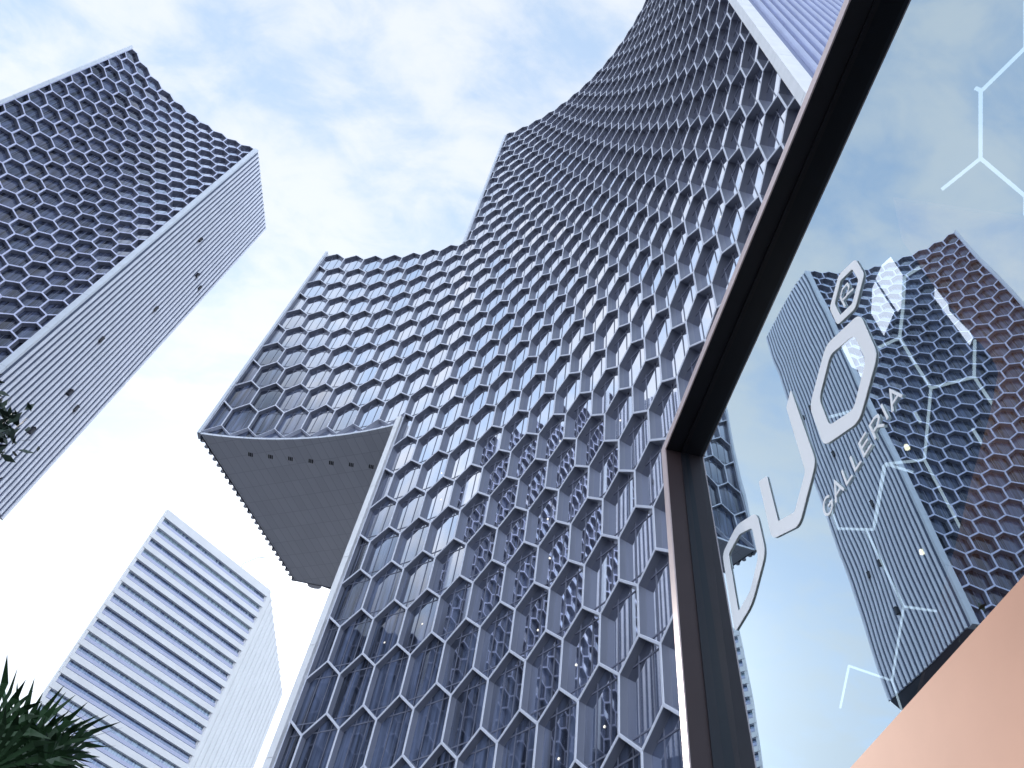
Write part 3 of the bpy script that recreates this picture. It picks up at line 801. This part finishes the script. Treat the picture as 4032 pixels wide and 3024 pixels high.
# ------------------------------------------------------------------ plants
M['palm_leaf'] = principled('palm_leaf', (0.032, 0.075, 0.03), 0.4, vary=0.45, scale=1.5)
M['leaf'] = principled('tree_leaf', (0.025, 0.045, 0.03), 0.5, vary=0.4, scale=2.0)
M['bark'] = principled('bark', (0.16, 0.13, 0.10), 0.9, vary=0.3, scale=6, bump=0.4, bscale=20)
def fan_palm(base, height, label, seed, nf=19, R=1.5):
    rnd = random.Random(seed)
    root = thing('fan_palm', label, 'palm', base)
    t = MB()
    bx, by, bz = base
    for k in range(10):
        z0 = height * k / 10; z1 = height * (k + 1) / 10
        t.tube((bx, by, bz + z0), (bx, by, bz + z1), 0.2 - 0.006 * k + (0.02 if k % 2 else 0), 0.2 - 0.006 * (k + 1), 10, caps=False)
    t.build('trunk', M['bark'], root)
    top = Vector((bx, by, bz + height))
    for k in range(nf):
        az = 2 * math.pi * (k * 0.381966) + rnd.uniform(-.2, .2)
        el = math.radians(rnd.uniform(-20, 80))
        d = Vector((math.cos(az) * math.cos(el), math.sin(az) * math.cos(el), math.sin(el)))
        pl = rnd.uniform(0.7, 1.25) * R * 0.72
        hub = top + d * pl + Vector((0, 0, -0.12 * pl * math.cos(el)))
        f = MB()
        f.tube(top, hub, 0.022, 0.014, 5, 1)
        side = d.cross(Vector((0, 0, 1)))
        side = side.normalized() if side.length > 0.1 else Vector((1, 0, 0))
        up = side.cross(d).normalized()
        nl = 30
        for j in range(nl):
            a = math.radians(-150 + 300 * j / (nl - 1))
            ld = (d * math.cos(a) + side * math.sin(a)).normalized()
            ln = R * rnd.uniform(0.82, 1.0) * (0.78 + 0.22 * math.cos(a))
            wv = (side * math.cos(a) - d * math.sin(a)).normalized()
            w0 = 0.034 * R
            droop = Vector((0, 0, -1))
            p0 = hub + up * 0.03; p1 = hub + ld * ln * 0.58 + up * (0.10 * R) ; p2 = hub + ld * ln + up * 0.07 * R + droop * (0.10 + rnd.random() * 0.14) * R * (0.5 + 0.5 * math.cos(el))
            fold = up * 0.018 * R * (1 if j % 2 else -1)
            f.add([p0 - wv * 0.008, p0 + wv * 0.008, p1 + wv * w0 + fold, p1 - wv * w0 - fold, p2 + wv * 0.004, p2 - wv * 0.004],
                  [(0, 1, 2, 3), (3, 2, 4, 5)], 0)
        f.build('frond', [M['palm_leaf'], M['bark']], root)
    return root
fan_palm((-10.7, 22.5, 0.0), 9.4, 'fan palm with spiky fronds in front of the banded office block', 5, R=2.3)

def leafy_tree(base, height, crown_r, label, seed, clumps=60, per=60, leaf=0.22):
    rnd = random.Random(seed)
    root = thing('street_tree', label, 'tree', base)
    b = Vector(base)
    t = MB()
    top = b + Vector((0, 0, height * 0.62))
    t.tube(b, top, 0.28, 0.16, 10, caps=False)
    cr = MB(); ctr = b + Vector((0, 0, height))
    for c in range(clumps):
        while True:
            q = Vector((rnd.uniform(-1, 1), rnd.uniform(-1, 1), rnd.uniform(-1, 1)))
            if 0.35 < q.length < 1: break
        cc_ = ctr + Vector((q.x * crown_r, q.y * crown_r, q.z * crown_r * 1.35))
        if c % 4 == 0: t.tube(top, cc_, 0.07, 0.015, 5, caps=False)
        cs = crown_r * rnd.uniform(0.16, 0.30)
        for j in range(per):
            p = cc_ + Vector((rnd.gauss(0, cs), rnd.gauss(0, cs), rnd.gauss(0, cs * .8)))
            n_ = Vector((rnd.gauss(0, 1), rnd.gauss(0, 1), rnd.gauss(0.6, 1))).normalized()
            a = n_.orthogonal().normalized(); bq = n_.cross(a); s_ = leaf * rnd.uniform(.6, 1.3)
            ang = rnd.uniform(0, 6.28); u = a * math.cos(ang) + bq * math.sin(ang); v = n_.cross(u)
            cr.add([p - u * s_, p + v * s_ * .42, p + u * s_, p - v * s_ * .42], [(0, 1, 2, 3)])
    t.build('trunk', M['bark'], root); cr.build('crown', M['leaf'], root)
    return root
leafy_tree((-15.35, 16.2, 0.0), 15.9, 1.8, 'dark leafy tree at the left edge in front of the honeycomb tower', 3)
